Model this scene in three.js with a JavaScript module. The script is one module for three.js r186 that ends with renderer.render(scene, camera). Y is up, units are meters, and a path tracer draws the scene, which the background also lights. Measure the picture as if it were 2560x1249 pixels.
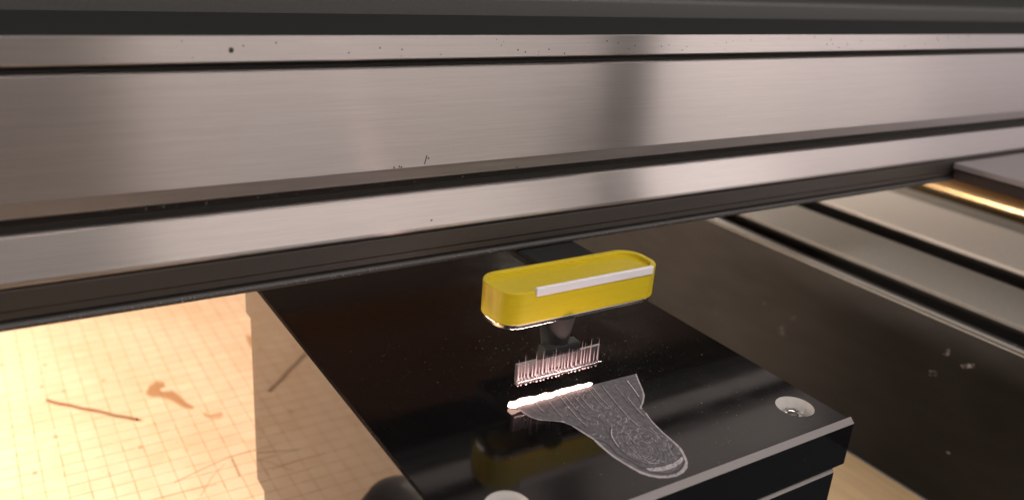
import * as THREE from 'three';
import { RoundedBoxGeometry } from 'three/addons/geometries/RoundedBoxGeometry.js';
import { mergeGeometries, mergeVertices } from 'three/addons/utils/BufferGeometryUtils.js';
import { RectAreaLightUniformsLib } from 'three/addons/lights/RectAreaLightUniformsLib.js';
import { createNoise2D, createNoise3D } from 'simplex-noise';

// ---------------------------------------------------------------- units, random numbers
const S = 0.16;                      // one drawing unit (lens height above the black block) = 16 cm
let seed = 20240611;
const rnd = () => { seed = (seed * 1664525 + 1013904223) >>> 0; return seed / 4294967296; };
const rr = (a, b) => a + (b - a) * rnd();
const n2 = createNoise2D(rnd), n3 = createNoise3D(rnd);
const V = (x, y, z) => new THREE.Vector3(x * S, y * S, z * S);

// ---------------------------------------------------------------- renderer, camera, light
const W = 1024, H = 499;
const renderer = new THREE.WebGLRenderer({ antialias: true });
renderer.setSize(W, H);
renderer.toneMapping = THREE.LinearToneMapping;
renderer.toneMappingExposure = 1;
renderer.shadowMap.enabled = true;
const scene = new THREE.Scene();
scene.background = new THREE.Color().setRGB(0.055, 0.053, 0.053);

const camera = new THREE.PerspectiveCamera(32.843, W / H, 0.005, 20);
camera.position.copy(V(0, 1, 0));
const axisX = new THREE.Vector3(0.84238778, 0.134117, -0.52191517);
const axisY = new THREE.Vector3(0.07253468, 0.93149795, 0.35644114);
const axisZ = new THREE.Vector3(0.53396773, -0.33811861, 0.77495436);
{
  const m = new THREE.Matrix4().set(axisX.x, axisX.y, axisX.z, 0, axisY.x, axisY.y, axisY.z, 0, axisZ.x, axisZ.y, axisZ.z, 0, 0, 0, 0, 1);
  camera.quaternion.setFromRotationMatrix(m);
}
camera.focus = 2.0 * S; camera.userData.fStop = 8;
scene.add(camera);
camera.updateMatrixWorld(true);

RectAreaLightUniformsLib.init();
function areaLight(color, intensity, w, h, pos, target) {
  const l = new THREE.RectAreaLight(new THREE.Color().setRGB(...color), intensity, w * S, h * S);
  l.position.copy(V(...pos)); l.lookAt(V(...target)); scene.add(l); return l;
}

// ---------------------------------------------------------------- builders
const names = {};
const numbered = (n) => { const k = (names[n] = (names[n] ?? -1) + 1); return k ? `${n}_${String(k).padStart(3, '0')}` : n; };
function thing(name, label, category, at = [0, 0, 0], group) {
  const o = new THREE.Group(); o.name = numbered(name); o.position.copy(V(...at));
  o.userData = { label, category }; if (group) o.userData.group = group;
  o.at = at; scene.add(o); return o;
}
function struct(name, geo, mat) {
  geo.scale(S, S, S); const m = new THREE.Mesh(geo, mat); m.name = name; m.userData.kind = 'structure';
  m.castShadow = m.receiveShadow = true; scene.add(m); return m;
}
function single(name, label, category, geo, mat, group) {          // a thing that is one mesh
  geo.computeBoundingBox(); const b = geo.boundingBox, c = [(b.min.x + b.max.x) / 2, b.min.y, (b.min.z + b.max.z) / 2];
  geo.translate(-c[0], -c[1], -c[2]).scale(S, S, S);
  const m = new THREE.Mesh(geo, mat); m.name = numbered(name); m.position.copy(V(...c));
  m.userData = { label, category }; if (group) m.userData.group = group;
  m.castShadow = m.receiveShadow = true; scene.add(m); return m;
}
function part(parent, name, geo, mat, label) {                      // geometry in scene units, root thing or part as parent
  let root = parent; while (!root.at) root = root.parent;
  geo.translate(-root.at[0], -root.at[1], -root.at[2]).scale(S, S, S);
  const m = new THREE.Mesh(geo, mat); m.name = name; m.castShadow = m.receiveShadow = true;
  if (label) m.userData.label = label;
  parent.add(m); return m;
}
function box(x0, x1, y0, y1, z0, z1, r = 0) {
  const g = r ? new RoundedBoxGeometry(x1 - x0, y1 - y0, z1 - z0, 3, r) : new THREE.BoxGeometry(x1 - x0, y1 - y0, z1 - z0);
  g.translate((x0 + x1) / 2, (y0 + y1) / 2, (z0 + z1) / 2); return uvBox(g);
}
function uvBox(g) {                                                 // uv in drawing units, by the way each face points
  if (g.index) g = g.toNonIndexed();
  const p = g.attributes.position, n = g.attributes.normal, uv = new Float32Array(p.count * 2);
  for (let i = 0; i < p.count; i += 3) {
    const a = [0, 1, 2].map((k) => Math.abs(n.getComponent(i, k) + n.getComponent(i + 1, k) + n.getComponent(i + 2, k)));
    for (let j = i; j < i + 3; j++) {
      const x = p.getX(j), y = p.getY(j), z = p.getZ(j);
      const [u, v] = a[0] > a[1] && a[0] > a[2] ? [z, y] : a[1] > a[2] ? [x, z] : [x, y];
      uv[2 * j] = u; uv[2 * j + 1] = v;
    }
  }
  g.setAttribute('uv', new THREE.BufferAttribute(uv, 2)); return g;
}
function alongX(pts, x0, x1) {                                      // profile [z, y] swept along X
  const s = new THREE.Shape(pts.map(([z, y]) => new THREE.Vector2(-z, y)));
  const g = new THREE.ExtrudeGeometry(s, { depth: x1 - x0, bevelEnabled: false, steps: 1 });
  g.rotateY(Math.PI / 2).translate(x0, 0, 0); return uvBox(g);
}
function alongZ(pts, z0, z1) {                                      // profile [x, y] swept along Z
  const s = new THREE.Shape(pts.map(([x, y]) => new THREE.Vector2(x, y)));
  const g = new THREE.ExtrudeGeometry(s, { depth: z1 - z0, bevelEnabled: false, steps: 1 });
  g.translate(0, 0, z0); return uvBox(g);
}
function rod(r, pts, seg = 24, rad = 10) {
  return new THREE.TubeGeometry(new THREE.CatmullRomCurve3(pts.map((p) => new THREE.Vector3(...p))), seg, r, rad);
}
// where a line of sight through photo pixel (px, py) meets a plane: used once, to lay out marks on that plane
function sight(px, py) { return new THREE.Vector3(px - 1280, 624.5 - py, -2118.917).applyMatrix3(new THREE.Matrix3().set(axisX.x, axisX.y, axisX.z, axisY.x, axisY.y, axisY.z, axisZ.x, axisZ.y, axisZ.z)); }
function onY(px, py, y) { const r = sight(px, py), t = (y - 1) / r.y; return [t * r.x, t * r.z]; }
function onX(px, py, x) { const r = sight(px, py), t = x / r.x; return [t * r.z, 1 + t * r.y]; }
function onZ(px, py, z) { const r = sight(px, py), t = z / r.z; return [t * r.x, 1 + t * r.y]; }

// ---------------------------------------------------------------- textures
function canvas(w, h, draw) { const c = document.createElement('canvas'); c.width = w; c.height = h; draw(c.getContext('2d'), w, h); return c; }
function tex(c, srgb = false, rep = null) {
  const t = new THREE.CanvasTexture(c); if (srgb) t.colorSpace = THREE.SRGBColorSpace;
  t.wrapS = t.wrapT = rep ? THREE.RepeatWrapping : THREE.ClampToEdgeWrapping; if (rep) t.repeat.set(...rep); return t;
}
function pixels(w, h, f) {
  return canvas(w, h, (g) => { const im = g.createImageData(w, h); for (let y = 0; y < h; y++) for (let x = 0; x < w; x++) { const v = f(x, y); const i = (y * w + x) * 4; im.data[i] = v[0]; im.data[i + 1] = v[1]; im.data[i + 2] = v[2]; im.data[i + 3] = 255; } g.putImageData(im, 0, 0); });
}
// fine rolling lines along u
const lineRows = Array.from({ length: 512 }, () => rnd());
const brushed = pixels(1024, 512, (x, y) => {
  const a = Math.sin(x / 1024 * Math.PI * 2), b = Math.cos(x / 1024 * Math.PI * 2);
  let v = 0.5 + 0.22 * (lineRows[y] - 0.5) + 0.20 * n3(a * 1.6, b * 1.6, y * 0.9) + 0.16 * n3(a * 4, b * 4, y * 0.31) + 0.10 * n3(a * 0.7, b * 0.7, y * 0.05);
  v += 0.05 * (rnd() - 0.5);
  const c = Math.max(0, Math.min(255, 255 * v)); return [c, c, c];
});
const grain = pixels(512, 512, (x, y) => {
  const v = 128 + 60 * n2(x * 0.31, y * 0.31) + 40 * n2(x * 0.07, y * 0.07) + 50 * (rnd() - 0.5);
  const c = Math.max(0, Math.min(255, v)); return [c, c, c];
});
function tinted(src, lo, hi) {                                       // remap a grey canvas to a range of colours
  const w = src.width, h = src.height;
  return canvas(w, h, (g) => { g.drawImage(src, 0, 0); const im = g.getImageData(0, 0, w, h), d = im.data; for (let i = 0; i < d.length; i += 4) { const t = d[i] / 255; for (let k = 0; k < 3; k++) d[i + k] = lo[k] + (hi[k] - lo[k]) * t; } g.putImageData(im, 0, 0); });
}
const std = (o) => new THREE.MeshStandardMaterial(o);
const phys = (o) => new THREE.MeshPhysicalMaterial(o);
const lin = (r, g, b) => new THREE.Color().setRGB(r, g, b);

const M = {};
M.alu = phys({ color: 0xffffff, metalness: 1, roughness: 1, map: tex(tinted(brushed, [166, 159, 155], [182, 175, 171]), true, [0.35, 2.2]), roughnessMap: tex(tinted(brushed, [74, 74, 74], [83, 83, 83]), false, [0.35, 2.2]), bumpMap: tex(brushed, false, [0.35, 2.2]), bumpScale: 0.000002, anisotropy: 0.95, anisotropyRotation: Math.PI / 2 });
M.aluShaded = phys({ color: 0xffffff, metalness: 1, roughness: 1, map: tex(tinted(brushed, [140, 134, 132], [160, 154, 151]), true, [0.35, 2.2]), roughnessMap: tex(tinted(brushed, [110, 110, 110], [160, 160, 160]), false, [0.35, 2.2]), bumpMap: tex(brushed, false, [0.35, 2.2]), bumpScale: 0.00002 });
M.slot = std({ color: lin(0.016, 0.014, 0.012), roughness: 0.8, bumpMap: tex(grain, false, [6, 6]), bumpScale: 0.0002 });
M.rubber = std({ color: lin(0.03, 0.024, 0.02), roughness: 0.4, bumpMap: tex(grain, false, [5, 5]), bumpScale: 0.00008 });
M.lip = std({ map: tex(tinted(grain, [34, 32, 31], [66, 63, 60]), true, [5, 5]), roughness: 0.6 });
M.cover = std({ map: tex(tinted(grain, [52, 52, 50], [68, 67, 64]), true, [2, 2]), roughness: 0.55 });
M.black = phys({ color: lin(0.0025, 0.0025, 0.0028), roughness: 0.08, ior: 1.5, specularIntensity: 0.66, bumpMap: tex(grain, false, [3, 3]), bumpScale: 0.0000015 });
const smudge = pixels(1024, 1024, (x, y) => {
  let v = 0.085 + 0.035 * Math.max(0, n2(x * 0.006, y * 0.006)) + 0.02 * Math.max(0, n2(x * 0.03, y * 0.03)) + 0.03 * Math.max(0, n2(x * 0.004 + y * 0.09, y * 0.01) - 0.55);
  v += rnd() < 0.004 ? 0.35 : 0; const c = 255 * Math.min(1, v); return [c, c, c];
});
M.blackSide = phys({ color: lin(0.006, 0.006, 0.0065), roughness: 0.05, specularIntensity: 0.66 });
{ M.black.roughness = 1; M.black.roughnessMap = tex(smudge, false, [0.9, 0.9]); }
M.sawn = std({ map: tex(tinted(grain, [94, 90, 89], [146, 139, 137]), true, [14, 14]), roughness: 0.75 });
M.frost = std({ map: tex(tinted(grain, [150, 147, 144], [232, 228, 222]), true, [9, 9]), roughness: 0.7, bumpMap: tex(grain, false, [14, 14]), bumpScale: 0.00022 });
M.steel = std({ color: lin(0.62, 0.6, 0.58), metalness: 1, roughness: 0.22 });
M.darkHole = std({ color: lin(0.02, 0.02, 0.02), roughness: 0.7 });
M.yellow = phys({ map: tex(tinted(brushed, [180, 158, 8], [200, 178, 18]), true, [1.5, 4]), roughness: 0.45, clearcoat: 0.3, clearcoatRoughness: 0.3 });
M.white = std({ color: lin(0.66, 0.64, 0.66), roughness: 0.5 });
M.nozzle = std({ color: lin(0.004, 0.004, 0.004), roughness: 0.85 });
M.streakPlate = std({ color: lin(0.028, 0.023, 0.026), metalness: 0, roughness: 0.5 });
M.light_streak_needle = std({ color: lin(0.16, 0.13, 0.14), roughness: 0.5 });
M.wood = std({ map: tex(pixels(512, 512, (x, y) => { const v = 0.5 + 0.25 * n2(x * 0.05, y * 0.006) + 0.15 * n2(x * 0.2, y * 0.02) + 0.12 * (rnd() - 0.5); return [218 + 24 * v, 186 + 24 * v, 138 + 26 * v]; }), true, [0.6, 0.6]), roughness: 0.65 });
M.wall = std({ color: lin(0.1, 0.065, 0.045), roughness: 0.7 });
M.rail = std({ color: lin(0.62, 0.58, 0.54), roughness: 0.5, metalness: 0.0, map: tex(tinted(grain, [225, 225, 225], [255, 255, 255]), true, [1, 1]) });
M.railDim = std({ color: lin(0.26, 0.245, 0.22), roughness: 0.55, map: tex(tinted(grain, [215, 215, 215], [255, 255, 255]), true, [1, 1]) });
M.brass = std({ color: lin(0.78, 0.56, 0.3), metalness: 1, roughness: 0.25 });
M.bracket = std({ color: lin(0.26, 0.235, 0.24), metalness: 0, roughness: 0.35 });
M.bracketGrey = std({ color: lin(0.075, 0.07, 0.066), roughness: 0.55 });
M.armGrey = std({ color: lin(0.13, 0.112, 0.1), roughness: 0.6 });
M.bracketSide = std({ color: lin(0.05, 0.035, 0.035), roughness: 0.6 });
M.dust = std({ color: lin(0.16, 0.155, 0.15), roughness: 0.9 });

// ---------------------------------------------------------------- lamps
const BED = -0.77;
{ // warm light bar out of view on the left, placed to light the mat
  const t = thing('unseen_light_bar', 'unseen warm light bar left of the view that lights the mat', 'lamp', [-1.8, 0.1, -3.2]);
  part(t, 'housing', box(-1.86, -1.8, 0.08, 0.82, -4.9, -1.5, 0.01), std({ color: lin(0.5, 0.5, 0.5), roughness: 0.5 }));
  part(t, 'diffuser', box(-1.799, -1.796, 0.1, 0.8, -4.85, -1.55), std({ color: lin(0.8, 0.7, 0.55), emissive: lin(1, 0.8, 0.55), emissiveIntensity: 1, roughness: 0.6 }));
  areaLight([1, 0.81, 0.67], 68, 3.3, 0.7, [-1.78, 0.45, -3.2], [0.3, -0.6, -3.2]);
}
{ // warm lamp out of view at the rear right, placed to light the rails
  const t = thing('unseen_rear_lamp', 'unseen warm lamp at the rear right that lights the rails', 'lamp', [3.7, 0.5, -4.6]);
  part(t, 'housing', box(2.9, 4.5, 0.5, 0.75, -4.7, -4.62, 0.01), std({ color: lin(0.5, 0.5, 0.5), roughness: 0.5 }));
  part(t, 'diffuser', box(2.95, 4.45, 0.52, 0.73, -4.618, -4.612), std({ color: lin(0.8, 0.7, 0.55), emissive: lin(1, 0.82, 0.6), emissiveIntensity: 1, roughness: 0.6 }));
  areaLight([1, 0.88, 0.76], 165, 1.5, 0.2, [3.7, 0.62, -4.59], [3.6, -0.3, -2.4]);
}
{ // bright panel out of view at front right, placed to light the beam
  const t = thing('unseen_front_light', 'unseen bright panel in front of the machine that lights the beam', 'window', [5.75, -0.4, 3.2]);
  part(t, 'frame', box(0.9, 10.6, -0.7, 2.5, 3.22, 3.3, 0.02), std({ color: lin(0.6, 0.6, 0.6), roughness: 0.5 }));
  part(t, 'light_panel', box(1.0, 10.5, -0.6, 2.4, 3.205, 3.215), std({ color: lin(0.8, 0.8, 0.8), emissive: lin(1, 0.9, 0.88), emissiveIntensity: 1, roughness: 0.6 }));
  areaLight([1, 0.90, 0.92], 1.15, 9.4, 3.0, [5.75, 0.9, 3.19], [3.0, 0.4, -1.6]);
}
{ // ceiling lamp out of view, placed to light upward faces and the beam
  const t = thing('unseen_ceiling_light', 'unseen long ceiling lamp lighting the block, bed and beam from above', 'lamp', [2.25, 3.8, 0.8]);
  part(t, 'frame', box(-2.55, 7.05, 3.82, 3.9, 0.0, 1.6, 0.02), std({ color: lin(0.7, 0.7, 0.7), roughness: 0.5 }));
  part(t, 'diffuser', box(-2.5, 7, 3.805, 3.818, 0.05, 1.55), std({ color: lin(0.8, 0.8, 0.8), emissive: lin(1, 0.93, 0.9), emissiveIntensity: 1.5, roughness: 0.6 }));
  areaLight([1, 0.92, 0.88], 9.2, 9.5, 1.5, [2.25, 3.79, 0.8], [2.25, 0, -0.8]);
}

// ---------------------------------------------------------------- setting
struct('table', box(-1.9, 2.66, BED - 0.08, BED - 0.004, -5.2, -0.55), M.wood);
struct('rear_wall', box(-1.5, 8, -1, 1.6, -5.4, -5.25), M.wall);

{ // ruled mat
  const x0 = -1.35, x1 = 1.15, z0 = -5.0, z1 = -1.0, g = 0.0622;
  const PX = 1280, PZ = 2048;
  const u = (x) => (x - x0) / (x1 - x0) * PX, v = (z) => (z - z0) / (z1 - z0) * PZ;
  const c = canvas(PX, PZ, (k) => {
    const base = pixels(320, 512, (x, y) => { const a = 0.5 + 0.3 * n2(x * 0.012, y * 0.012) + 0.2 * n2(x * 0.06, y * 0.06) + 0.15 * (rnd() - 0.5); return [207 + 14 * a, 178 + 18 * a, 147 + 22 * a]; });
    k.drawImage(base, 0, 0, PX, PZ);
    for (let i = -25; i < 25; i++) for (let j = -40; j < 30; j++) {            // each square weathered a little differently
      const t = rnd(); if (t < 0.6) continue;
      k.fillStyle = t > 0.8 ? `rgba(235,214,180,${rr(0.04, 0.2)})` : `rgba(190,140,90,${rr(0.02, 0.09)})`;
      const s = g * rr(0.8, 1); k.fillRect(u(-0.01 + i * g), v(-2.6 + j * g), s / (x1 - x0) * PX, s / (z1 - z0) * PZ);
    }
    const stroke = (a, b, c2, d, w, al) => { k.strokeStyle = `rgba(${c2},${al})`; k.lineWidth = w; k.beginPath(); k.moveTo(...a); k.lineTo(...b); k.stroke(); };
    for (let i = -25; i < 25; i++) { const x = u(-0.010 + i * g); if (x < 0 || x > PX) continue; for (let y = 0; y < PZ; y += 16) stroke([x + rr(-.4, .4), y], [x + rr(-.4, .4), y + 16], '150,88,34', 0, rr(1.2, 2.3), rr(0.2, 0.48)); }
    for (let j = -40; j < 30; j++) { const y = v(-2.600 + j * g); if (y < 0 || y > PZ) continue; for (let x = 0; x < PX; x += 16) stroke([x, y + rr(-.4, .4)], [x + 16, y + rr(-.4, .4)], '150,88,34', 0, rr(1.2, 2.3), rr(0.2, 0.48)); }
    const at = (px, py) => { const [x, z] = onY(px, py, BED); return [u(x), v(z)]; };
    // burnt scratches and stains, where they lie on the mat
    const line = (pts, w, col) => { k.strokeStyle = col; k.lineWidth = w; k.lineCap = 'round'; k.beginPath(); pts.forEach((p, i) => { const q = at(...p); i ? k.lineTo(...q) : k.moveTo(...q); }); k.stroke(); };
    line([[435, 1205], [480, 1184], [520, 1165], [570, 1143]], 2.6, 'rgba(80,52,26,0.42)');
    line([[570, 1143], [610, 1131], [650, 1121], [700, 1113]], 3, 'rgba(80,52,26,0.4)');
    line([[578, 1146], [590, 1170], [598, 1190]], 3, 'rgba(80,52,26,0.4)');
    line([[380, 1249], [450, 1230], [540, 1210]], 3, 'rgba(120,75,35,0.3)');
    line([[500, 1240], [530, 1190], [560, 1160]], 3, 'rgba(120,75,35,0.2)');
    const blot = (pts, col, blur) => { k.fillStyle = col; k.beginPath(); pts.forEach((p, i) => { const q = at(...p); i ? k.lineTo(...q) : k.moveTo(...q); }); k.closePath(); k.fill(); };
    for (let s = 0; s < 3; s++) {
      const e = s * 3 - 3;
      blot([[364 - e, 985], [372, 965 - e], [390, 953 - e], [410, 956 - e], [412, 966], [398, 972], [404, 978], [430, 976 - e], [446, 988 - e], [462, 1004 - e], [486, 1018], [478, 1021 + e], [455, 1016 + e], [430, 1000 + e], [405, 992 + e], [378, 991 + e]], 'rgba(140,98,58,0.3)');
      blot([[613 - e, 838 - e], [628, 842 - e], [634, 858], [632, 872 + e], [622, 862 + e]], 'rgba(150,100,58,0.28)');
      blot([[505, 1030], [525, 1036], [552, 1028], [558, 1036], [552, 1044 + e], [525, 1046 + e], [510, 1040]], 'rgba(160,110,66,0.2)');
    }
    k.fillStyle = 'rgba(150,100,60,0.4)';
    for (const [px, py] of [[2, 911], [111, 911], [103, 966], [158, 977], [350, 1117], [137, 1091], [86, 1182], [257, 950]]) { const q = at(px, py); k.beginPath(); k.ellipse(q[0], q[1], 4, 6, 0, 0, 7); k.fill(); }
    for (let i = 0; i < 500; i++) { k.fillStyle = `rgba(120,70,30,${rr(0.08, 0.3)})`; k.beginPath(); k.arc(rr(0, PX), rr(0, PZ), rr(0.5, 2), 0, 7); k.fill(); }
  });
  const geo = new RoundedBoxGeometry(x1 - x0, 0.012, z1 - z0, 2, 0.004); geo.translate((x0 + x1) / 2, BED - 0.006, (z0 + z1) / 2);
  const p = geo.attributes.position, uv = geo.attributes.uv; for (let i = 0; i < p.count; i++) uv.setXY(i, (p.getX(i) - x0) / (x1 - x0), 1 - (p.getZ(i) - z0) / (z1 - z0));
  single('cutting_mat', 'bright cream mat with brown ruled grid and burn stains left of the black block', 'mat', geo, std({ map: tex(c, true), roughness: 0.55 }));
}
{ // unseen dark rounded lump, placed for its reflection in the side of the block
  const t = thing('unseen_dark_lump', 'unseen dark rounded lump on the mat mirrored in the block side', 'knob', [0.3, BED, -1.88]);
  part(t, 'cap', new THREE.LatheGeometry([[0, 0.2], [0.05, 0.195], [0.1, 0.17], [0.13, 0.12], [0.135, 0.06], [0.12, 0.03]].map(([r, y]) => new THREE.Vector2(r, y)), 40).translate(0.3, BED, -1.88), std({ color: lin(0.03, 0.035, 0.04), roughness: 0.5 }));
  part(t, 'base', new THREE.CylinderGeometry(0.12, 0.125, 0.03, 32).translate(0.3, BED + 0.016, -1.88), M.nozzle);
}
{ // thin wood splinter on the mat
  const a = onY(115, 1001, BED + 0.006), b = onY(340, 1050, BED + 0.006), pts = [];
  for (let i = 0; i <= 8; i++) { const t = i / 8; pts.push([a[0] + (b[0] - a[0]) * t + rr(-.003, .003), BED + 0.007, a[1] + (b[1] - a[1]) * t + rr(-.004, .004)]); }
  const g = rod(0.0055, pts, 40, 7), q = g.attributes.position;
  single('wood_splinter', 'thin straight brown splinter lying on the bright mat', 'splinter', g, std({ color: lin(0.17, 0.09, 0.035), roughness: 0.8 }));
}

// ---------------------------------------------------------------- black stepped block
const BX0 = 0.620, BX1 = 1.632, BZ0 = -2.30, BZ1 = -0.9585, PT = 0.122;
const HOLES = [[1.545, -1.06], [0.748, -1.06]];
{
  const t = thing('engraved_block', 'glossy black stepped block with half engraved top under the laser', 'block', [(BX0 + BX1) / 2, BED, (BZ0 + BZ1) / 2]);
  const R = 0.0445, bev = 0.012;
  const ring = new THREE.Shape([[BX0 + 0.005, BZ0 + bev], [BX1 - bev, BZ0 + bev], [BX1 - bev, BZ1 - bev], [BX0 + 0.005, BZ1 - bev]].map(([x, z]) => new THREE.Vector2(x, -z)));
  for (const [x, z] of HOLES) ring.holes.push(new THREE.Path().absellipse(x, -z, R, R, 0, Math.PI * 2, true));
  const top = new THREE.ShapeGeometry(ring, 48).rotateX(-Math.PI / 2).translate(0, 0, 0);
  const plate = part(t, 'top_plate', uvBox(mergeGeometries([
    uvBox(top.toNonIndexed()),
  ])), M.black);
  part(plate, 'side_faces', mergeGeometries([
    uvBox(new THREE.PlaneGeometry(BX1 - BX0, PT - bev).translate((BX0 + BX1) / 2, -(PT + bev) / 2, BZ1)),
    uvBox(new THREE.PlaneGeometry(BX1 - BX0, PT - bev).rotateY(Math.PI).translate((BX0 + BX1) / 2, -(PT + bev) / 2, BZ0)),
    uvBox(new THREE.PlaneGeometry(BZ1 - BZ0, PT - 0.005).rotateY(-Math.PI / 2).translate(BX0, -(PT + 0.005) / 2, (BZ0 + BZ1) / 2)),
    uvBox(new THREE.PlaneGeometry(BZ1 - BZ0, PT - bev).rotateY(Math.PI / 2).translate(BX1, -(PT + bev) / 2, (BZ0 + BZ1) / 2)),
    uvBox(new THREE.PlaneGeometry(BX1 - BX0, BZ1 - BZ0).rotateX(Math.PI / 2).translate((BX0 + BX1) / 2, -PT + 0.002, (BZ0 + BZ1) / 2)),
  ]), M.blackSide);
  const bevel = (y, x0, x1, z1, b) => alongX([[z1, y - b], [z1 - b, y], [z1 - b, y - b]], x0, x1);
  part(plate, 'sawn_edge', bevel(0, BX0, BX1, BZ1 + 0.001, bev), M.sawn);
  part(plate, 'polished_edge', mergeGeometries([
    alongZ([[BX0, -0.005], [BX0 + 0.005, 0], [BX0 + 0.005, -0.005]], BZ0, BZ1 - bev),
    alongZ([[BX1, -bev], [BX1 - bev, -bev], [BX1 - bev, 0]], BZ0, BZ1 - bev),
    alongX([[BZ0, -bev], [BZ0 + bev, -bev], [BZ0 + bev, 0]], BX0, BX1)]), M.black);
  const L2x = BX1 - 0.03, L2b = BZ0 + 0.045, L2t = -PT;
  const mid = part(t, 'middle_plate', box(BX0, L2x, -0.68, L2t, L2b, BZ1 - 0.014), M.blackSide);
  part(mid, 'sawn_edge', alongX([[BZ1 - 0.001, L2t - 0.016], [BZ1 - 0.012, L2t - 0.001], [BZ1 - 0.0139, L2t - 0.001], [BZ1 - 0.0139, L2t - 0.016]], BX0 + 0.001, L2x), M.sawn);
  part(mid, 'front_facing', box(BX0 + 0.001, L2x, -0.68, L2t - 0.0165, BZ1 - 0.0139, BZ1 - 0.001), M.blackSide);
  part(t, 'base_plate', box(BX0 + 0.002, L2x - 0.03, BED + 0.001, -0.682, L2b + 0.065, BZ1 - 0.002), M.blackSide);
  for (const [x, z] of HOLES) {
    const pts = [[R, 0], [R - 0.0005, -0.003], [R - 0.016, -0.02], [R - 0.0165, -0.024], [R - 0.0165, -0.06]].map(([r, y]) => new THREE.Vector2(r, y));
    const cone = new THREE.LatheGeometry(pts, 48); const q = cone.attributes.position;
    cone.translate(x, 0, z);
    const sink = part(plate, 'countersink', cone, M.frost);
    const head = new THREE.LatheGeometry([[0.013, -0.022], [0.0145, -0.018], [0.023, -0.0175], [0.0272, -0.022], [0.0275, -0.05]].map(([r, y]) => new THREE.Vector2(r, y)), 32).translate(x, 0, z);
    const screw = part(t, 'screw', head, M.steel);
    part(screw, 'socket', mergeGeometries([new THREE.CylinderGeometry(0.0132, 0.0132, 0.014, 6, 1, true).translate(x, -0.0285, z), new THREE.CircleGeometry(0.0135, 6).rotateX(-Math.PI / 2).translate(x, -0.0352, z)].map((g) => g.toNonIndexed())), M.steel);
    for (let i = 0; i < 6; i++) { const a = i / 6 * Math.PI * 2; part(screw, 'notch', box(-0.004, 0.004, -0.019, -0.0145, 0.0155, 0.0225, 0.001).rotateY(a).translate(x, 0, z), M.steel); }
  }
  // engraved motif: outline taken on the block's own top plane
  const o = [[262, 592], [340, 602], [380, 637], [430, 667], [520, 695], [640, 702], [720, 712], [790, 737], [850, 777], [920, 822], [985, 862], [1030, 910], [1090, 960], [1150, 1010], [1230, 1060], [1310, 1110], [1390, 1155], [1470, 1182], [1550, 1196], [1630, 1196], [1710, 1181], [1765, 1151], [1800, 1110], [1804, 1060], [1785, 1008], [1755, 950], [1720, 910], [1650, 850], [1590, 800], [1540, 750], [1490, 698], [1450, 640], [1412, 598], [1402, 580], [1420, 545], [1431, 480], [1415, 430], [1385, 360], [1358, 292], [1180, 338], [1000, 384], [640, 486]];
  const W2 = (q) => onY(1200 + q[0] / 3.47, 850 + q[1] / 3.47, 0);
  const xs = o.map((q) => W2(q)[0]), zs = o.map((q) => W2(q)[1]);
  const mx0 = Math.min(...xs) - 0.01, mx1 = Math.max(...xs) + 0.01, mz0 = Math.min(...zs) - 0.01, mz1 = Math.max(...zs) + 0.01;
  const TW = 1024, TH = Math.round(TW * (mz1 - mz0) / (mx1 - mx0));
  const T = (q) => { const [x, z] = W2(q); return [(x - mx0) / (mx1 - mx0) * TW, (z - mz0) / (mz1 - mz0) * TH]; };
  const art = canvas(TW, TH, (k) => {
    k.fillStyle = 'rgb(68,66,73)'; k.fillRect(0, 0, TW, TH);
    const path = (pts, close) => { k.beginPath(); const c = pts.map(T); k.moveTo(...c[0]); for (let i = 1; i < c.length - 1; i++) k.quadraticCurveTo(...c[i], (c[i][0] + c[i + 1][0]) / 2, (c[i][1] + c[i + 1][1]) / 2); k.lineTo(...c[c.length - 1]); if (close) k.closePath(); };
    const ln = (pts, col, w) => { path(pts); k.strokeStyle = col; k.lineWidth = w; k.lineCap = 'round'; k.lineJoin = 'round'; k.stroke(); };
    const fill = (pts, col) => { path(pts, true); k.fillStyle = col; k.fill(); };
    const D = 'rgba(24,22,28,0.92)', L = 'rgba(196,190,192,0.9)', m2 = 'rgba(44,41,48,0.85)', l2 = 'rgba(152,147,152,0.75)';
    // rims
    const rimL = [[720, 712], [790, 745], [850, 780], [920, 822], [985, 862], [1090, 960], [1150, 1010], [1310, 1110], [1470, 1182], [1630, 1196], [1765, 1151], [1804, 1060], [1755, 950], [1650, 850], [1540, 750], [1450, 640]];
    ln(rimL, 'rgba(168,162,165,0.75)', 22); ln([[1358, 292], [1385, 360], [1415, 430], [1431, 480], [1420, 545], [1400, 590]], 'rgba(168,162,165,0.75)', 20);
    ln([[340, 602], [430, 667], [520, 695], [640, 702], [720, 712]], l2, 8);
    ln([[1260, 350], [1320, 420], [1370, 490], [1400, 560]], D, 7); ln([[1280, 355], [1335, 425], [1380, 490]], L, 5);
    ln([[740, 715], [830, 740], [880, 770], [935, 815]], D, 6); ln([[1000, 860], [1070, 880], [1130, 920], [1160, 970], [1220, 1010], [1300, 1050], [1400, 1110], [1500, 1150], [1600, 1165], [1700, 1150], [1760, 1100], [1775, 1050]], D, 9);
    fill([[1440, 1112], [1540, 1108], [1650, 1080], [1720, 1045], [1750, 1010], [1770, 1030], [1740, 1080], [1660, 1120], [1560, 1140], [1470, 1135]], 'rgba(158,152,156,0.9)');
    ln([[1430, 1110], [1540, 1106], [1650, 1076], [1720, 1040], [1752, 1000]], D, 6);
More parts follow.
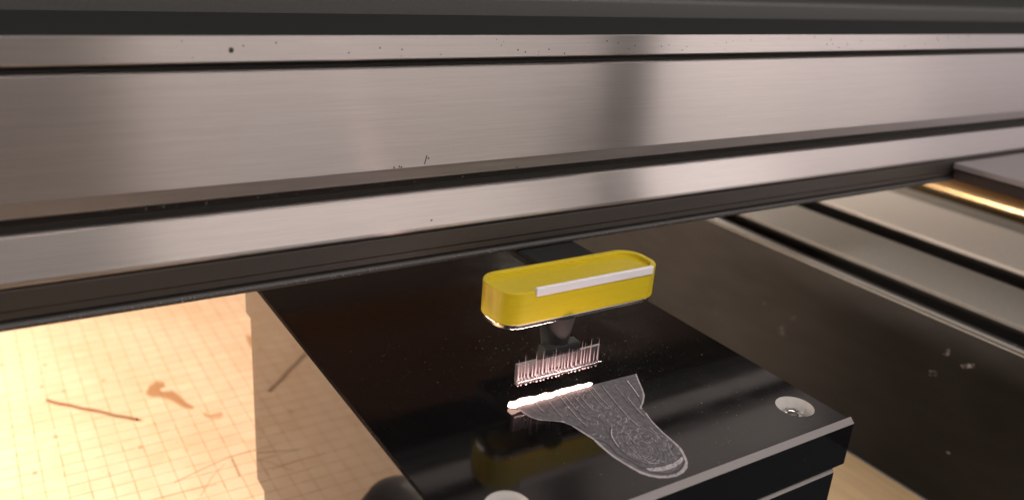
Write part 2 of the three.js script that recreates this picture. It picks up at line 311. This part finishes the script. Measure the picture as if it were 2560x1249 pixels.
    // folds running back from the burning line
    for (const [x, y, len, w] of [[470, 545, 80, 5], [590, 540, 120, 4], [690, 500, 230, 6], [730, 490, 200, 5], [790, 470, 150, 4], [830, 450, 150, 5], [930, 430, 140, 4], [970, 420, 150, 5], [1050, 400, 330, 6], [1150, 380, 260, 3], [1270, 500, 150, 6]]) { ln([[x, y], [x + len * 0.55, y + len * 0.7], [x + len, y + len * 1.1]], D, w); ln([[x + 12, y - 2], [x + len * 0.55 + 12, y + len * 0.7 - 4], [x + len + 8, y + len * 1.1 - 6]], l2, w * 0.7); }
    ln([[830, 580], [870, 660], [930, 690], [960, 720]], D, 6); ln([[880, 640], [960, 660], [1060, 700], [1100, 780], [1130, 850], [1190, 900]], m2, 6);
    // the carved face
    ln([[1130, 760], [1120, 820], [1150, 880], [1190, 930], [1250, 990], [1330, 1040], [1420, 1075], [1520, 1085], [1600, 1070]], D, 7);
    ln([[1145, 770], [1138, 820], [1165, 872], [1205, 925]], L, 4);
    ln([[1190, 810], [1230, 790], [1270, 800], [1300, 840], [1340, 890], [1380, 905]], l2, 4); ln([[1200, 830], [1240, 812], [1275, 830]], D, 6);
    ln([[1400, 870], [1450, 895], [1500, 885], [1520, 860]], l2, 4); ln([[1410, 830], [1440, 815], [1475, 825], [1480, 850], [1450, 868], [1420, 858], [1410, 830]], D, 5);
    ln([[1250, 890], [1290, 870], [1330, 890], [1320, 915], [1280, 920], [1250, 890]], D, 6);
    ln([[1560, 940], [1620, 960], [1650, 930], [1630, 895]], l2, 4); ln([[1540, 960], [1600, 985], [1670, 960], [1680, 910]], D, 6);
    for (let i = 0; i < 9; i++) ln([[1240 + i * 22, 950 + i * 7], [1300 + i * 20, 1000 + i * 9], [1370 + i * 20, 1020 + i * 6], [1430 + i * 16, 1005 + i * 4]], i % 2 ? D : l2, 4);
    for (let i = 0; i < 7; i++) ln([[1480 + i * 28, 760 + i * 34], [1540 + i * 24, 815 + i * 32], [1580 + i * 20, 880 + i * 22]], i % 2 ? D : l2, 4);
    for (let i = 0; i < 420; i++) { const x = rr(700, 1750), y = 500 + (x - 700) * 0.55 + rr(-160, 160), a = rr(0, 6.3), s = rr(6, 28); ln([[x, y], [x + s * Math.cos(a), y + s * Math.sin(a)], [x + s * 1.4 * Math.cos(a + 0.8), y + s * 1.4 * Math.sin(a + 0.8)]], rnd() < 0.55 ? m2 : l2, rr(1.5, 4)); }
    for (let i = 0; i < 11; i++) {                                           // fine contour lines round the face
      const f = 1 - i * 0.075, pts = []; for (let a = 0; a <= 26; a++) { const g = a / 26 * Math.PI * 2, w = 1 + 0.06 * n2(Math.cos(g) * 2 + i, Math.sin(g) * 2); const u = 300 * f * w * Math.cos(g), v = 150 * f * w * Math.sin(g); pts.push([1440 + 0.8 * u - 0.55 * v, 930 + 0.62 * u + 0.72 * v]); }
      ln(pts, i % 2 ? 'rgba(36,34,40,0.55)' : 'rgba(150,146,150,0.38)', 2.5);
    }
    const im = k.getImageData(0, 0, TW, TH), d = im.data;
    for (let i = 0; i < d.length; i += 4) { const x = (i / 4) % TW, y = (i / 4 / TW) | 0, s = 52 * (rnd() - 0.5) + 14 * n2(x * 0.2, y * 0.2) + 10 * n2(x * 0.02, y * 0.02); for (let c = 0; c < 3; c++) d[i + c] = Math.max(0, Math.min(255, d[i + c] + s)); }
    k.putImageData(im, 0, 0);
  });
  const sh = new THREE.Shape(o.map((q) => { const [x, z] = W2(q); return new THREE.Vector2(x, -z); }));
  const mg = new THREE.ExtrudeGeometry(sh, { depth: 0.0008, bevelEnabled: false }).rotateX(-Math.PI / 2);
  const p = mg.attributes.position, uv = mg.attributes.uv;
  for (let i = 0; i < p.count; i++) uv.setXY(i, (p.getX(i) - mx0) / (mx1 - mx0), 1 - (p.getZ(i) - mz0) / (mz1 - mz0));
  part(plate, 'engraving', mg, std({ map: tex(art, true), roughness: 0.85, bumpMap: tex(art), bumpScale: 0.00022 }), 'grey frosted engraving of a figure with a carved face');
}

// ---------------------------------------------------------------- burning line
{
  const pts = [], N = 220, x0 = 0.928, x1 = 1.163;
  const g = new THREE.CylinderGeometry(1, 1, 1, 12, N, false).rotateZ(Math.PI / 2), p = g.attributes.position;
  for (let i = 0; i < p.count; i++) {
    const t = p.getX(i) + 0.5, e = Math.min(1, Math.min(t, 1 - t) * 22 + 0.25), w = (0.0068 + 0.002 * n2(t * 4, 1) + 0.0007 * n2(t * 11, 5) + 0.0007 * n2(t * 60, 2)) * e * (1.35 - 0.75 * t);
    p.setXYZ(i, x0 + t * (x1 - x0), 0.004 + Math.max(-0.0015, p.getY(i) * w) + 0.002, -1.3435 + p.getZ(i) * w * 1.1 + 0.0025 * n2(t * 6, 9));
  }
  g.computeVertexNormals();
  single('laser_burn', 'white hot ragged line of burning light on the black block', 'spark', g, std({ color: lin(0.1, 0.1, 0.1), emissive: lin(1, 0.62, 0.48), emissiveIntensity: 9 }));
  areaLight([1, 0.66, 0.6], 90, 0.23, 0.012, [1.046, 0.018, -1.3435], [1.046, 0.06, -1.38]);
}

// ---------------------------------------------------------------- laser head
{
  const t = thing('laser_module', 'yellow laser module with white strip below the gantry beam', 'laser module', [1.16, 0.16, -1.45]);
  const X0 = 0.925, X1 = 1.385, ZF = -1.385, ZB = -1.52, r = 0.055, th = 0.012;
  const loop = (d) => { const s = new THREE.Shape(); const x0 = X0 + d, x1 = X1 - d, a = -ZF + d, b = -ZB - d, q = r - d; s.moveTo(x0 + q, a); s.lineTo(x1 - q, a); s.absarc(x1 - q, a + q, q, -Math.PI / 2, 0); s.lineTo(x1, b - q); s.absarc(x1 - q, b - q, q, 0, Math.PI / 2); s.lineTo(x0 + q, b); s.absarc(x0 + q, b - q, q, Math.PI / 2, Math.PI); s.lineTo(x0, a + q); s.absarc(x0 + q, a + q, q, Math.PI, Math.PI * 1.5); return s; };
  const wall = (d0, d1, y0, y1, bev) => { const s = loop(d0); s.holes.push(new THREE.Path(loop(d1).getPoints(10))); return new THREE.ExtrudeGeometry(s, { depth: y1 - y0, bevelEnabled: bev > 0, bevelSize: bev, bevelThickness: bev, bevelSegments: 2, curveSegments: 10 }).rotateX(-Math.PI / 2).translate(0, y0, 0); };
  const body = part(t, 'body', uvBox(mergeGeometries([wall(0.002, th, 0.18, 0.254, 0.002), new THREE.ExtrudeGeometry(loop(0.004), { depth: 0.008, bevelEnabled: false }).rotateX(-Math.PI / 2).translate(0, 0.176, 0)])), M.yellow);
  part(body, 'seam', wall(0.0005, 0.006, 0.2005, 0.2025, 0), std({ color: lin(0.16, 0.12, 0.008), roughness: 0.7 }));
  part(t, 'white_strip', box(1.005, 1.345, 0.242, 0.263, ZF - 0.006, ZF + 0.004, 0.003), M.white);
  part(t, 'bottom_rim', wall(0.006, 0.03, 0.167, 0.174, 0.001), M.steel);
  part(t, 'nozzle_body', new THREE.CylinderGeometry(0.045, 0.03, 0.09, 28).translate(1.1, 0.125, -1.425), M.nozzle);
  // added ribbed plate in two tiers, shaped as the light streaks above the burn
  const streakPlate = (y0, y1, z, amp, x0, x1) => {
    const pts = []; const N = 150; for (let i = 0; i <= N; i++) { const f = i / N; pts.push(new THREE.Vector2(x0 + f * (x1 - x0), -z + amp * (n2(f * 12, 3) * 0.65 + n2(f * 34, 8) * 0.35))); }
    pts.push(new THREE.Vector2(x1, -z + 0.008), new THREE.Vector2(x0, -z + 0.008));
    return new THREE.ExtrudeGeometry(new THREE.Shape(pts), { depth: y1 - y0, bevelEnabled: false }).rotateX(-Math.PI / 2).translate(0, y0, 0);
  };
  part(t, 'light_streak_plate', streakPlate(0.044, 0.086, -1.374, 0.0016, 0.964, 1.2), M.streakPlate);
  part(t, 'light_streak_lip', streakPlate(0.034, 0.0435, -1.3735, 0.0012, 0.965, 1.2), M.nozzle);
  for (let x = 0.968; x < 1.198; x += rr(0.006, 0.02)) part(t, 'added_glint_bead', new THREE.IcosahedronGeometry(rr(0.0012, 0.003), 1).translate(x, 0.034 + rr(-0.001, 0.002), -1.371), M.light_streak_needle);  // added beads stand for the bright spots along the lower edge
  part(t, 'lid', new THREE.ExtrudeGeometry(loop(0.0125), { depth: 0.0605, bevelEnabled: false, curveSegments: 10 }).rotateX(-Math.PI / 2).translate(0, 0.186, 0), M.yellow);
  for (let k = 0, x = 0.966; x < 1.2; k++, x += rr(0.005, 0.014)) {   // added thin needles of uneven height, modelling light streaks that fade upward
    const h = rr(0.03, 0.07), r = rr(0.0014, 0.0032); part(t, 'light_streak_needle', new THREE.CylinderGeometry(0.0001, r, h, 8).translate(x, 0.0445 + h / 2, -1.3705), M.light_streak_needle);
  }
  part(t, 'added_glint_line', rod(0.0016, Array.from({ length: 40 }, (_, i) => [0.963 + i * 0.00613, 0.0455 + 0.0006 * n2(i * 0.9, 4), -1.3665]), 120, 6), M.steel);  // added wire that draws the bright line of light above the burn
  part(t, 'streak_plate_holder', box(1.05, 1.15, 0.03, 0.1, -1.42, -1.386, 0.004), M.nozzle);  // added holder behind the streak plate
  part(t, 'arm', box(1.12, 1.3, 0.215, 0.2435, -1.8, -1.51, 0.01), M.nozzle);
}

{ // added dark post out of view on the right, mirrored as a dark streak
  const t = thing('added_dark_post', 'added dark post out of view that darkens the beam by its reflection', 'dark post', [2.22, 0.08, -0.68]);
  for (let k = 0; k < 18; k++) part(t, 'link', box(2.125, 2.315, 0.08 + k * 0.2, 0.27 + k * 0.2, -0.74, -0.62, 0.015), M.nozzle);
  part(t, 'arm', box(1.9, 2.12, 0.3, 0.44, -0.72, -0.64, 0.02), M.nozzle);
}
// ---------------------------------------------------------------- gantry beam
{
  const X0 = -1.3, X1 = 5.2, ZG = -1.63;
  const t = thing('gantry_beam', 'brushed aluminium gantry beam with dark slots across the photo', 'beam', [1.9, 0.245, -1.75]);
  const b = 0.003;
  part(t, 'top_ridge', alongX([[ZG - 0.0035, 0.722], [ZG - b, 0.722], [ZG, 0.725], [ZG, 0.771], [ZG - 0.001, 0.772], [ZG - 0.0035, 0.772], [ZG - 0.0035, 0.722]], X0, X1), M.alu);
  part(t, 'upper_slot', alongX([[ZG - 0.05, 0.706], [ZG - 0.018, 0.7065], [ZG - 0.012, 0.714], [ZG - 0.018, 0.7215], [ZG - 0.05, 0.722]], X0, X1), M.slot);
  part(t, 'main_face', alongX([[ZG - 0.2, 0.487], [ZG, 0.487], [ZG, 0.7035], [ZG - 0.0025, 0.7055], [ZG - 0.2, 0.7065]], X0, X1), M.alu);
  part(t, 'stepped_strip', alongX([[ZG - 0.1, 0.455], [ZG - 0.012, 0.455], [ZG - 0.007, 0.458], [ZG - 0.003, 0.4865], [ZG - 0.1, 0.4865]], X0, X1), M.aluShaded);  // darker metal copy: shade of the tilted strip put into the colour
  part(t, 'lower_slot', alongX([[ZG - 0.1, 0.4205], [ZG - 0.034, 0.4205], [ZG - 0.026, 0.436], [ZG - 0.03, 0.4545], [ZG - 0.1, 0.4545]], X0, X1), M.slot);
  part(t, 'lower_flange', alongX([[ZG - 0.15, 0.328], [ZG - 0.014, 0.328], [ZG - 0.004, 0.3305], [ZG + 0.001, 0.336], [ZG + 0.001, 0.342], [ZG - 0.019, 0.417], [ZG - 0.023, 0.42], [ZG - 0.15, 0.42]], X0, X1), M.alu);
  const seal = part(t, 'black_seal', alongX([[ZG - 0.15, 0.262], [ZG - 0.012, 0.262], [ZG - 0.008, 0.268], [ZG - 0.008, 0.282], [ZG - 0.004, 0.286], [ZG - 0.004, 0.322], [ZG - 0.012, 0.3275], [ZG - 0.15, 0.3275]], X0, X1), M.rubber);
  part(seal, 'seal_lip', alongX([[ZG - 0.15, 0.246], [ZG - 0.006, 0.246], [ZG - 0.001, 0.249], [ZG, 0.255], [ZG - 0.004, 0.2605], [ZG - 0.15, 0.2615]], X0, X1), M.lip);
  part(t, 'belt_tray', box(X0, X1, 0.723, 0.7718, -2.0, ZG - 0.004), M.nozzle);
  // dirt grains and the small scratch on the metal
  const grains = [];
  const add = (x, y, r) => { const s = new THREE.IcosahedronGeometry(r, 0); s.scale(1, 1, 0.35).translate(x, y, ZG + r * 0.2); grains.push(s); };
  for (let i = 0; i < 60; i++) { const x = rr(0.2, 3); add(x, rr(0.727, 0.766), rr(0.0008, 0.0022)); }
  add(...onZ(577, 125, ZG), 0.0055);
  for (const [px, py] of [[985, 418], [998, 416], [1003, 417], [1071, 395], [1079, 550], [1292, 418], [938, 459]]) add(...onZ(px, py, ZG), 0.0022);
  for (let i = 0; i < 70; i++) { const x = rr(0.1, 2.6); add(x, rr(0.452, 0.458), rr(0.001, 0.003)); }
  { const a = onZ(1067, 388, ZG), c = onZ(1061, 410, ZG); grains.push(new THREE.TubeGeometry(new THREE.LineCurve3(new THREE.Vector3(a[0], a[1], ZG), new THREE.Vector3(c[0], c[1], ZG)), 2, 0.0012, 5).toNonIndexed()); }
  const gm = part(t, 'dirt', mergeGeometries(grains.map((g) => { const q = g.index ? g.toNonIndexed() : g; q.deleteAttribute('uv'); return q; })), std({ color: lin(0.03, 0.028, 0.026), roughness: 0.9 })); gm.userData.kind = 'stuff';
}
{
  const t = thing('rear_cover', 'dull grey cover behind the top ridge of the gantry beam', 'cover', [2.6, 0.7, -2.7]);
  part(t, 'shell', box(-1.3, 6.5, 0.70, 0.83, -3.4, -2.0, 0.02), M.cover);
  part(t, 'unseen_lining', box(-1.28, 6.48, 0.685, 0.699, -3.38, -2.03), std({ color: lin(0.11, 0.06, 0.038), roughness: 0.8 }));  // out of view, brown so its reflection warms the block top
}

// ---------------------------------------------------------------- right side of the machine
const PX0 = 2.665, PY = -0.12;
{
  const t = thing('side_panel', 'dark satin side panel right of the black block, scuffed white', 'panel', [PX0 + 0.09, BED, -2.5]);
  const z0 = -5.2, z1 = 0.4, y0 = BED, y1 = PY - 0.002, PW = 2048, PH = 512;
  const at = (px, py) => { const [z, y] = onX(px, py, PX0); return [(z - z0) / (z1 - z0) * PW, (1 - (y - y0) / (y1 - y0)) * PH]; };
  const c = canvas(PW, PH, (k) => {
    const base = pixels(512, 128, (x, y) => { const v = 0.5 + 0.3 * n2(x * 0.04, y * 0.06) + 0.2 * (rnd() - 0.5); return [44 + 10 * v, 43 + 10 * v, 42 + 10 * v]; });
    k.drawImage(base, 0, 0, PW, PH);
    const sm = (px, py, a, b, al, n = 14) => { for (let i = 0; i < n; i++) { const q = at(px + rr(-a, a), py + rr(-b, b)); k.fillStyle = `rgba(214,210,208,${al * rr(0.4, 1)})`; k.beginPath(); k.ellipse(q[0], q[1], rr(0.6, 2.2), rr(0.6, 2.2), rr(0, 3), 0, 7); k.fill(); } };
    sm(1955, 825, 9, 14, 0.3, 22); sm(1985, 795, 5, 6, 0.25, 8); sm(2368, 880, 7, 8, 0.7, 16); sm(2420, 915, 16, 5, 0.8, 30); sm(2335, 933, 14, 7, 0.6, 16); sm(2371, 1132, 3, 3, 0.8, 6); sm(2522, 865, 2, 5, 0.5, 6); sm(1912, 757, 3, 3, 0.3, 4); sm(1790, 775, 4, 9, 0.2, 8);
    for (let i = 0; i < 260; i++) { k.fillStyle = `rgba(190,185,180,${rr(0.02, 0.09)})`; k.beginPath(); k.arc(rr(500, PW), rr(0, PH), rr(0.4, 1.5), 0, 7); k.fill(); }
  });
  const g = box(PX0, PX0 + 0.05, y0, y1, z0, z1), p = g.attributes.position, uv = g.attributes.uv;
  for (let i = 0; i < p.count; i++) uv.setXY(i, (p.getZ(i) - z0) / (z1 - z0), (p.getY(i) - y0) / (y1 - y0));
  part(t, 'face', g, phys({ map: tex(c, true), roughness: 0.5, ior: 1.5, specularIntensity: 0.3, bumpMap: tex(grain, false, [40, 6]), bumpScale: 0.00003 }));
  part(t, 'top_edge', alongZ([[PX0 - 0.002, PY - 0.012], [PX0 + 0.002, PY - 0.001], [PX0 + 0.02, PY + 0.001], [PX0 + 0.024, PY - 0.012]], z0, z1), M.railDim);
}
{
  const t = thing('linear_rail', 'pale flat rail strips with black slots beside the right panel', 'rail', [3.5, PY - 0.3, -2]);
  const z0 = -5.2, z1 = 0.4;
  part(t, 'black_channel', mergeGeometries([box(2.716, 4.7, PY - 0.3, PY - 0.14, z0, z1), box(2.88, 3.21, PY - 0.1395, PY - 0.018, z0, z1), box(3.43, 4.09, PY - 0.1395, PY - 0.025, z0, z1)]), M.slot);
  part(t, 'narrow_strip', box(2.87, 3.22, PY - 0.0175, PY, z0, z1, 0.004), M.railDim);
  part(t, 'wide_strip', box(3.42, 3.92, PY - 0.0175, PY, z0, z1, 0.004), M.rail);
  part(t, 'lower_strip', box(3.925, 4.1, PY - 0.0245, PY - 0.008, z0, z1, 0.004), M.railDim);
  single('brass_rod', 'shiny brass guide rod beyond the pale rail strips', 'rod', new THREE.CylinderGeometry(0.085, 0.085, 5.4, 40).rotateX(Math.PI / 2).translate(4.4, PY - 0.03, -2.4), M.brass);
  single('machine_wall', 'dark outer wall beyond the brass rod', 'wall', box(4.72, 4.9, -1, 0.1, -5.2, 0.4), M.wall);
}
{
  const t = thing('end_carriage', 'grey bracket carrying the right end of the gantry beam', 'bracket', [3.8, 0.25, -1.4]);
  part(t, 'plate', box(2.99, 4.9, 0.296, 0.318, -1.628, -0.8, 0.004), M.bracket);
  part(t, 'body', box(3.0, 4.9, 0.255, 0.295, -1.626, -0.82, 0.006), M.bracketSide);
}

// ---------------------------------------------------------------- dust
{
  const d = [], geo = () => { const g = new THREE.IcosahedronGeometry(1, 0); g.deleteAttribute('uv'); return g; };
  for (let i = 0, c = [1.4, -1.1]; i < 420; i++) { if (i % 14 === 0) c = [rr(BX0 + 0.1, BX1 - 0.1), BZ1 - 0.05 - Math.pow(rnd(), 1.5) * 0.8]; const s = rr(0.0002, 0.0008) * (rnd() < 0.06 ? 1.8 : 1), z = Math.min(BZ1 - 0.02, c[1] + (rnd() + rnd() - 1) * 0.13); d.push(geo().scale(s * rr(0.7, 2), s * 0.7, s).rotateY(rr(0, 3)).translate(Math.max(BX0 + 0.02, Math.min(BX1 - 0.02, c[0] + (rnd() + rnd() - 1) * 0.2)), s * 0.4, z)); }
  for (let i = 0; i < 160; i++) { const s = rr(0.0006, 0.0016); d.push(geo().scale(s * 1.4, s, s).translate(rr(0, 2.4), rr(0.25, 0.26), -1.629)); }
  for (let i = 0; i < 14; i++) { const s = rr(0.0004, 0.001); d.push(geo().scale(s * 1.4, s, s).translate(rr(BX0, BX1), rr(-0.12, -0.01), BZ1)); }
  const g = mergeGeometries(d); g.scale(S, S, S); const m = new THREE.Mesh(g, M.dust); m.name = 'dust';
  m.userData = { label: 'pale dust grains on the black block and the black seal', category: 'dust', kind: 'stuff' }; scene.add(m);
}

renderer.render(scene, camera);
